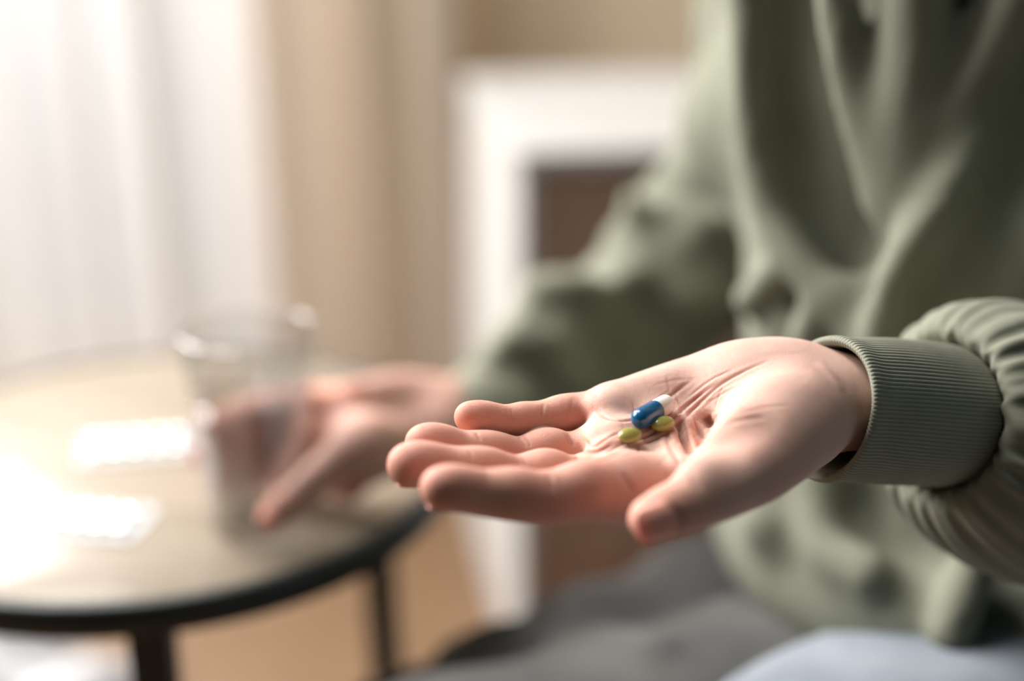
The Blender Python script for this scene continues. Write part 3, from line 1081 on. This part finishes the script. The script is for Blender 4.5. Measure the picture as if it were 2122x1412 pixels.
for p, r, hw in [(rows_r[q][0], rows_r[q][1], w) for q, w in (('i', .0058), ('m', .006), ('r', .0056), ('p', .0046))] + [(np.array(TH), THR, .0068)]:
    d = unit(p[-1] - p[-2])
    n = p[-1] - GA; n[2] = 0; n = unit(n); n = unit(n - d * (n @ d))
    loc, nor, _, _ = rb.ray_cast(V(p[-1] - d * 0.002 + n * 0.03), V(-n))
    nail_at(np.array(loc) + d * 0.002, d, n, hw, hw * 2.1, r[-1] * 1.1)

# ------------------------------------------------------------------ rest of the body under the clothes
RIB_A = P(1712, 846, 0.575)
RIB_B = P(1975, 864, 0.612)
cax = unit(RIB_B - RIB_A)
L_ELB = RIB_A + cax * 0.235
L_SH = np.array([0.345, 0.715, 1.09])
R_ELB = P(1450, 530, 1.03)
R_SH = np.array([0.265, 1.030, 1.08])
NECK = (L_SH + R_SH) / 2 + np.array([0.0, 0.0, 0.07])
PEL = np.array([0.43, 0.85, 0.53])
face = unit(np.array([-(R_SH - L_SH)[1], (R_SH - L_SH)[0], 0]))
lat = unit(np.array([(R_SH - L_SH)[0], (R_SH - L_SH)[1], 0]))
zz = np.array([0, 0, 1.0])
bf = Field((-0.42, 0.25, 0.0), (0.75, 1.35, 1.52), 0.0075)
bf.blob((L_SH + R_SH) / 2 + np.array([0.01, 0, -0.13]), (face, lat, zz), (0.085, 0.14, 0.19), 0.03)
bf.blob(PEL + np.array([-0.03, 0, 0.17]), (face, lat, zz), (0.085, 0.12, 0.2), 0.04)
bf.blob(PEL, (face, lat, zz), (0.10, 0.15, 0.10), 0.04)
bf.chain([L_SH - lat * -0.02, L_ELB, RIB_A + cax * 0.09], [0.045, 0.036, 0.024], 0.03, smooth=False)
bf.chain(np.concatenate([(R_SH - lat * 0.02)[None], seq([(1640, 60, 975, 30), (1560, 330, 1020, 30), (1460, 540, 1045, 26), (1300, 680, 1030, 24), (1165, 735, 998, 22), (1003, 856, 935, 20)])[0]]), [0.040, 0.030, 0.028, 0.026, 0.023, 0.021, 0.020], 0.02)
bf.chain([NECK - zz * 0.05, NECK + zz * 0.05 + face * 0.02], [0.052, 0.050], 0.03)
HD = NECK + zz * 0.145 + face * 0.045
bf.blob(HD, (face, lat, zz), (0.092, 0.073, 0.112), 0.02)
bf.blob(HD + face * 0.06 - zz * 0.065, (face, lat, zz), (0.035, 0.045, 0.035), 0.02)
bf.chain([HD + face * 0.088 + zz * 0.005, HD + face * 0.108 - zz * 0.028], [0.008, 0.013], 0.012)
for s in (-1, 1):
    bf.blob(HD + lat * s * 0.076 - zz * 0.01 - face * 0.01, (face, lat, zz), (0.018, 0.009, 0.03), 0.006)
R_KN = P(860, 1655, 0.90); L_KN = P(925, 1690, 0.79)
R_HIP = PEL + lat * 0.09 - zz * 0.02; L_HIP = PEL - lat * 0.09 - zz * 0.02
for hip, kn in ((R_HIP, R_KN), (L_HIP, L_KN)):
    ank = np.array([kn[0] + 0.01, kn[1] - 0.02, 0.09])
    bf.chain([hip, 0.5 * (hip + kn), kn, 0.5 * (kn + ank) + np.array([0.015, 0, 0]), ank], [0.072, 0.062, 0.050, 0.045, 0.032], 0.03, smooth=False)
    bf.chain([ank - zz * 0.03, ank - zz * 0.058 + face * 0.07, ank - zz * 0.066 + face * 0.15], [0.034, 0.030, 0.022], 0.02)
bv, bq = bf.mesh(2)

allv = np.concatenate([hv, rv, bv])
allf = np.concatenate([hq, rq + len(hv), bq + len(hv) + len(rv)])
body = mesh_np('body', allv, allf, M_SKIN, person)
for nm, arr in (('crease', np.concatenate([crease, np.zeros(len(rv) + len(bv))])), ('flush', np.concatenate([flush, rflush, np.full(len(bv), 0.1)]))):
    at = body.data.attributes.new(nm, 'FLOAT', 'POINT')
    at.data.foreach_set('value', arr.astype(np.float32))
for nvs, nfs in NAILS:
    mesh_np('fingernail', nvs, nfs, M_NAIL, body)

# hair
hfld = Field(HD - 0.2, HD + 0.2, 0.006)
hfld.blob(HD + zz * 0.012 - face * 0.012, (face, lat, zz), (0.104, 0.086, 0.116), 0.01)
hfld.chain([HD - face * 0.07, HD - face * 0.085 - zz * 0.09], [0.06, 0.035], 0.03)
hfld.blob(HD + face * 0.085 - zz * 0.045, (face, lat, zz), (0.075, 0.075, 0.095), 0.01, mode='sub')
av, aq = hfld.mesh(2)
mesh_np('hair', av, aq, M_HAIR, person)

# ------------------------------------------------------------------ hoodie
tf_ = Field((-0.02, 0.48, 0.42), (0.62, 1.26, 1.20), 0.005)
CH = (L_SH + R_SH) / 2
tf_.blob(CH + np.array([0.03, 0, -0.10]), (face, lat, zz), (0.125, 0.175, 0.20), 0.04)
fc2 = unit((-0.985, 0.21, -0.10)); lt2 = unit(np.cross(zz, -fc2)); up2 = np.cross(fc2, lt2)
tf_.blob(P(2010, 300, 0.885), (fc2, lt2, up2), (0.135, 0.170, 0.24), 0.03, p=4)
tf_.blob(P(1700, 20, 0.955), (face, lat, zz), (0.074, 0.085, 0.12), 0.03)
tf_.blob(P(1610, 260, 0.93), (face, lat, zz), (0.064, 0.07, 0.062), 0.03)
tf_.blob(P(2060, 820, 0.91), (fc2, lt2, zz), (0.140, 0.160, 0.16), 0.04, p=3)
tf_.blob(P(1900, 1090, 0.86), (face, lat, zz), (0.120, 0.150, 0.075), 0.04)
for s in (L_SH, R_SH):
    tf_.blob(s - zz * 0.03, (face, lat, zz), (0.075, 0.075, 0.085), 0.05)
v0, f0 = tf_.mesh(2)
b0 = bvh_of(v0, f0)
RIDGES = [
    ([(1735, -60), (1750, 60), (1770, 170), (1800, 290), (1840, 390), (1900, 480)], 11, 6, 9),
    ([(1572, -60), (1576, 150), (1586, 300), (1612, 430), (1670, 540), (1740, 620), (1810, 710)], 11, 6, 9),
    ([(1905, -150), (1890, 140), (1870, 290), (1865, 400)], 17, 8, 14),
    ([(2170, -150), (2030, 140), (1945, 290), (1905, 400)], 16, 9, 14),
    ([(1625, 560), (1570, 620), (1505, 700)], 10, 5, 9), ([(1745, 610), (1700, 650), (1670, 730)], 10, 5, 9),
    ([(1630, 970), (1605, 1030), (1600, 1075)], 16, 0, 20), ([(1690, 1010), (1715, 1130), (1800, 1190)], 12, 1, 14),
    ([(2010, 1180), (1990, 1250), (1970, 1310)], 12, 4, 10),
]
VALLEYS = [([(1640, -40), (1650, 200), (1690, 400), (1780, 560)], 40, 40, 16), ([(1805, -40), (1805, 150), (1835, 290)], 16, 17, 9),
           ([(1985, -20), (1930, 160), (1885, 280)], 12, 9, 9),            ([(1700, 800), (1800, 800), (1900, 760)], 30, 14, 20),
           ([(1790, 1050), (1840, 1105), (1900, 1120)], 24, 13, 14), ([(2070, 1180), (2050, 1260), (2030, 1330)], 26, 18, 14)]
for pts, r, dep, kk in VALLEYS:
    w = []
    for q in pts:
        loc, nor = hit(b0, *q)
        if loc is None: continue
        w.append(loc + nor * (r - dep) / 1000)
    if len(w) > 1:
        tf_.chain(w, [r / 1000] * len(w), kk / 1000, mode='sub')
for pts, r, outm, kk in RIDGES:
    w = []
    for q in pts:
        loc, nor = hit(b0, *q)
        if loc is None: continue
        w.append(loc + nor * outm / 1000)
    if len(w) > 1:
        tf_.chain(w, [r / 1000] * len(w), kk / 1000)
tf_.chain(*seq([(2370, 130, 745, 58), (2255, 335, 742, 56), (2150, 510, 742, 54), (2072, 620, 752, 48), (2030, 760, 775, 48)]), k=0.035)
tf_.chain(*seq([(2010, 520, 752, 30), (1960, 600, 752, 32), (1935, 700, 758, 34), (1930, 820, 775, 36)]), k=0.03)
tf_.chain(*seq([(2170, 20, 708, 11), (2062, 225, 704, 11), (1962, 402, 704, 11), (1886, 518, 710, 11), (1842, 612, 718, 10), (1818, 720, 735, 9)]), k=0.010)
hvv, hff = tf_.mesh(3)
hoodie = mesh_np('hoodie', hvv, hff, M_HOOD, person)

# far sleeve
sf = Field((-0.16, 0.72, 0.60), (0.42, 1.32, 1.24), 0.0045)
sf.chain(*seq([(1003, 856, 932, 30), (1089, 786, 960, 38), (1165, 728, 985, 46), (1204, 712, 1000, 50), (1290, 680, 1015, 52), (1390, 590, 1030, 55), (1450, 520, 1035, 58)]), k=0.02)
sf.chain(np.concatenate([seq([(1450, 520, 1035, 58), (1545, 340, 1015, 52), (1610, 160, 990, 58), (1660, -60, 965, 66)])[0], (R_SH - zz * 0.02)[None]]), [0.058, 0.052, 0.058, 0.066, 0.075], 0.02)
sv0, sf0 = sf.mesh(1)
sb0 = bvh_of(sv0, sf0)
for pts, r, outm, kk in (([(1330, 420), (1360, 470), (1420, 520), (1520, 520)], 13, 2, 16), ([(1120, 600), (1190, 600), (1260, 640)], 13, 0, 16), ([(1090, 680), (1180, 690), (1260, 730)], 12, 0, 16),
                         ([(1060, 720), (1110, 750), (1150, 800)], 10, 0, 12), ([(1290, 500), (1330, 580), (1420, 640)], 13, 0, 16), ([(1400, 420), (1450, 440), (1530, 500)], 14, 2, 16)):
    w = []
    for q in pts:
        loc, nor = hit(sb0, *q)
        if loc is not None: w.append(loc + nor * outm / 1000)
    if len(w) > 1: sf.chain(w, [r / 1000] * len(w), kk / 1000)
for pts, r, dep, kk in (([(1385, 440), (1440, 490), (1530, 560)], 22, 14, 14), ([(1150, 650), (1230, 660), (1330, 640)], 16, 9, 12), ([(1050, 760), (1120, 790), (1160, 840)], 14, 8, 12),
                        ([(1240, 720), (1330, 740), (1420, 720)], 26, 15, 18), ([(1340, 380), (1400, 400), (1470, 400)], 13, 8, 10)):
    w = []
    for q in pts:
        loc, nor = hit(sb0, *q)
        if loc is not None: w.append(loc + nor * (r - dep) / 1000)
    if len(w) > 1: sf.chain(w, [r / 1000] * len(w), kk / 1000, mode='sub')
sv, sq = sf.mesh(2)
mesh_np('sleeve', sv, sq, M_HOOD, hoodie)


def rib_cuff(A, B, ra, rb_, nrib, e1, e2, squash=1.0):
    """ribbed tube with a rounded rim at A that turns inside"""
    ax = unit(B - A)
    Ln = np.linalg.norm(B - A)
    prof = [(0.55, -4.5), (0.25, -3.6), (0.06, -3.2), (-0.004, -2.4), (-0.010, -1.8), (-0.022, -0.8), (-0.022, 0.4), (-0.010, 1.2), (0.02, 0.5)]
    prof = prof[:-1] + [(t, 0.35 + 0.9 * math.sin(t * 3.1) + 1.1 * math.exp(-((t - 0.0) / 0.07) ** 2)) for t in np.linspace(0.02, 0.93, 26)] + [(0.955, -0.3), (0.975, -1.4), (0.985, -3.0)]
    n = nrib * 8
    th_ = np.arange(n) * 2 * np.pi / n
    vs, fs = [], []
    for i, (t, off) in enumerate(prof):
        r0 = (ra + (rb_ - ra) * np.clip(t, 0, 1)) + off / 1000
        c = A + ax * Ln * t
        fr = ((nrib * th_ + 0.5 * math.sin(5 * t)) / (2 * np.pi)) % 1.0 - 0.5
        wave = 0.35 * np.cos(2 * np.pi * fr) - 1.5 * np.exp(-((np.abs(fr) - 0.5) / 0.13) ** 2)
        inner = i < 4
        amp = (0.00012 if inner else 0.00020)
        rr = r0 + amp * wave + 0.0006 * np.sin(2 * th_ + 1) + 0.0005 * np.sin(3 * th_ + 4 * t)
        vs.append(c + np.outer(rr * np.cos(th_), e1) + np.outer(rr * np.sin(th_) * squash, e2))
    vs = np.concatenate(vs)
    m = len(prof)
    j = np.arange(n); j2 = (j + 1) % n
    fs = np.concatenate([np.stack([i * n + j, i * n + j2, (i + 1) * n + j2, (i + 1) * n + j], 1) for i in range(m - 1)])
    return vs, fs


e2 = unit(np.cross(cax, zz)); e1 = unit(np.cross(e2, cax))
vs, fs = rib_cuff(RIB_A, RIB_B, 0.0282, 0.0300, 112, e1, e2)
mesh_np('cuff', vs, fs, M_RIB, hoodie)['label'] = 'ribbed olive cuff of the open hand'
rA, rB = P(940, 898, 0.912), P(1012, 852, 0.937)
rax = unit(rB - rA); g2 = unit(np.cross(rax, zz)); g1 = unit(np.cross(g2, rax))
vs, fs = rib_cuff(rA, rB, 0.0300, 0.0320, 60, g1, g2)
mesh_np('cuff', vs, fs, M_RIB, hoodie)['label'] = 'ribbed olive cuff of the hand on the glass'

# near sleeve: gathered into the cuff, bulging, then up to the shoulder
prof = [(-3.0, 26.5, 0, 0.0), (-2.0, 29.5, 0, .15), (-5.0, 31.5, 0, .6), (-8, 35, 0, 1.0), (-8, 39.5, 0.5, 1.0), (-5, 44, 1, 1.0), (0, 48.5, 2, .95), (6, 52.5, 3, .85), (14, 56, 5, .7), (24, 59, 7.5, .55), (36, 61, 10, .42), (52, 62.5, 12, .3),
        (72, 63, 13, .22), (96, 62.5, 12, .2), (120, 61, 10, .2)]
n = 480
th_ = np.arange(n) * 2 * np.pi / n
rg = random.Random(12)
wav = np.zeros(n)
for k_ in (13, 17, 22, 27, 31, 37):
    wav += np.sin(k_ * th_ + rg.uniform(0, 6.28)) * (1.0 if k_ < 30 else 0.7)
wav = wav / np.abs(wav).max()
wav = np.sign(wav) * np.abs(wav) ** 0.8
low = np.zeros(n)
for k_ in (3, 5, 8):
    low += np.sin(k_ * th_ + rg.uniform(0, 6.28)) / k_
S0, S1 = prof[0], prof[-1]
rings = []
pr = np.array(prof, float)
tt = np.linspace(0, len(prof) - 1, 70)
cr_pts, cr_r = spline(pr[:, :3], pr[:, 3] + 1.0, 5)
for (s, R, drop), gth in zip(cr_pts, cr_r - 1.0):
    gth = max(0, gth)
    ph = 0.0
    rr = R + 2.0 * gth * wav + 5.0 * (1 - gth) * low * min(1, max(0, (R - 40) / 20)) + 1.2 * gth * low
    c = RIB_B + cax * s / 1000 - zz * drop / 1000
    rings.append(c + (np.outer(rr * np.cos(th_), e1) + np.outer(rr * np.sin(th_), e2)) / 1000)
end_c = RIB_B + cax * 0.120 - zz * 0.010
path = [end_c + cax * 0.03, L_ELB + cax * 0.0 + np.array([0.01, 0, 0.01]), L_ELB + (L_SH - L_ELB) * 0.25 + cax * 0.015, L_ELB + (L_SH - L_ELB) * 0.6, L_SH - zz * 0.02]
pp, rp_ = spline(np.array([end_c] + path), np.array([61, 62, 64, 64, 66, 72]) / 1000, 8)
fe1, fe2 = e1, e2
for i in range(1, len(pp)):
    d = unit(pp[min(i + 1, len(pp) - 1)] - pp[i - 1])
    fe2 = unit(fe2 - d * (fe2 @ d)); fe1 = np.cross(fe2, d)
    rr = rp_[i] + 0.004 * low
    rings.append(pp[i] + np.outer(rr * np.cos(th_), fe1) + np.outer(rr * np.sin(th_), fe2))
m = len(rings)
j = np.arange(n); j2 = (j + 1) % n
fs = np.concatenate([np.stack([i * n + j, i * n + j2, (i + 1) * n + j2, (i + 1) * n + j], 1) for i in range(m - 1)])
mesh_np('sleeve', np.concatenate(rings), fs, M_HOOD, hoodie)

# trousers
pf = Field((-0.42, 0.22, 0.07), (0.68, 1.20, 0.68), 0.006)
pf.blob(PEL, (face, lat, zz), (0.135, 0.185, 0.115), 0.05)
for hip, kn in ((R_HIP, R_KN), (L_HIP, L_KN)):
    ank = np.array([kn[0] + 0.01, kn[1] - 0.02, 0.10])
    pf.chain([hip, 0.5 * (hip + kn), kn], [0.098, 0.088, 0.074], 0.03)
    pf.chain([kn, 0.5 * (kn + ank) + np.array([0.015, 0, 0]), ank], [0.072, 0.066, 0.056], 0.02)
rnd = random.Random(3)
for hip, kn in ((R_HIP, R_KN), (L_HIP, L_KN)):
    for i in range(7):
        t0 = 0.1 + 0.12 * i
        c = hip + (kn - hip) * t0
        a = rnd.uniform(0.2, 1.4)
        rr = 0.098 + (0.074 - 0.098) * t0
        d = unit(kn - hip); s1 = unit(np.cross(d, zz)); s2 = np.cross(s1, d)
        w = [c + d * 0.05 * u + rr * (math.sin(a + u) * s1 + math.cos(a + u) * abs(1) * s2) for u in (-0.7, 0, 0.7)]
        pf.chain(w, [0.010] * 3, 0.016)
pv, pq = pf.mesh(3)
mesh_np('trousers', pv, pq, M_TROU, person)

# ------------------------------------------------------------------ sofa and cushion
sofa = empty('sofa', (0.62, 0.85, 0))
tag(sofa, 'low upholstered sofa under the seated person', 'sofa')
M_SOFA = noise_mat('sofa_weave', (0.30, 0.32, 0.36), (0.40, 0.42, 0.46), 24, 0.95, 0.5, 300)
box('seat_base', (0.24, 0.10, 0.12), (1.05, 1.42, 0.30), M_SOFA, sofa, 0.02)
box('seat_cushion', (0.235, 0.11, 0.301), (0.90, 1.41, 0.400), M_SOFA, sofa, 0.03)
box('backrest', (0.901, 0.11, 0.301), (1.06, 1.41, 0.85), M_SOFA, sofa, 0.04)
for x_ in (0.28, 0.98):
    for y_ in (0.14, 1.34):
        box('leg', (x_, y_, 0.0), (x_ + 0.04, y_ + 0.04, 0.119), M_DARK, sofa, 0.003)
cf = Field((0.00, 0.28, 0.385), (0.66, 0.78, 0.66), 0.005)
cc = P(2060, 1640, 0.74)
cf.blob(cc - zz * 0.018, (unit((1, .15, 0)), unit((-.15, 1, 0)), zz), (0.20, 0.125, 0.104), 0.02)
cf.chain([L_HIP, 0.5 * (L_HIP + L_KN), L_KN], [0.102, 0.092, 0.078], 0.012, mode='sub')
cv, cq = cf.mesh(3)
cu = mesh_np('cushion', cv, cq, M_CUSH)
tag(cu, 'pale blue-grey woven cushion lying on the sofa beside the person', 'cushion')

# ------------------------------------------------------------------ pills on the palm
hb2 = bvh_of(hv, hq)


def rest(px, py, r):
    """centre of something of radius r that rests on the palm, seen at this pixel"""
    loc, nor = hit(hb2, px, py + r * 5.2 * 1000 * 0.75)
    n = unit(nor * 0.4 + palmN * 0.6)
    return loc + n * r, n


def pill_pair(p0, p1, rad):
    """capsule of two gelatin halves; p0 blue end, p1 white end"""
    d = p1 - p0
    L_ = np.linalg.norm(d); d = d / L_
    s1 = unit(np.cross(d, zz)); s2 = np.cross(s1, d)
    c = empty('capsule', (p0 + p1) / 2)
    tag(c, 'blue and white gelatin capsule lying on the open palm', 'capsule')

    def half(nm, prof, mat):
        n_ = 40
        t = np.arange(n_) * 2 * np.pi / n_
        vs = np.concatenate([p0 + d * a + np.outer(b * np.cos(t), s1) + np.outer(b * np.sin(t), s2) for a, b in prof])
        j = np.arange(n_); j2 = (j + 1) % n_
        fs = np.concatenate([np.stack([i * n_ + j, i * n_ + j2, (i + 1) * n_ + j2, (i + 1) * n_ + j], 1) for i in range(len(prof) - 1)])
        return mesh_np(nm, vs, fs, mat, c)
    ang = np.linspace(0, math.pi / 2, 12)
    cut = L_ * 0.60
    half('blue_half', [(-rad * math.cos(a), max(rad * math.sin(a), 1e-5)) for a in ang] + [(cut - 0.0004, rad), (cut, rad - 0.0001), (cut + 0.0001, rad * 0.9), (cut + .0001, 1e-5)], M_BLUE)
    r2 = rad * 0.965
    half('white_half', [(cut, 1e-5), (cut, r2)] + [(L_ + (rad - r2) + r2 * math.sin(a), max(r2 * math.cos(a), 1e-5)) for a in ang], M_CAPW)
    return c


CR = 0.0041
pb, nb_ = rest(1323, 868, CR)
pw_, nw_ = rest(1375, 841, CR)
pill_pair(pb, pw_, CR)


def tablet(px, py, dirpx, a, b, c, label):
    ce, n = rest(px, py, c)
    q, _ = rest(px + dirpx[0], py + dirpx[1], c)
    d = q - ce; d = unit(d - n * (d @ n)); s = np.cross(n, d)
    bm = bmesh.new()
    bmesh.ops.create_uvsphere(bm, u_segments=40, v_segments=24, radius=1)
    vs = [ce + d * v.co.x * a + s * v.co.y * b + n * v.co.z * c for v in bm.verts]
    fs = [tuple(v.index for v in f.verts) for f in bm.faces]
    bm.free()
    o = mesh_np('tablet', [v - ce for v in np.array(vs)], fs, M_OLIVE)
    o.location = V(ce)
    tag(o, label, 'tablet')


tablet(1302, 902, (20, -3), 0.0052, 0.0034, 0.0023, 'olive green oval tablet on the palm by the blue capsule end')
tablet(1372, 880, (20, -8), 0.0050, 0.0036, 0.0027, 'olive green oval tablet on the palm below the white capsule end')
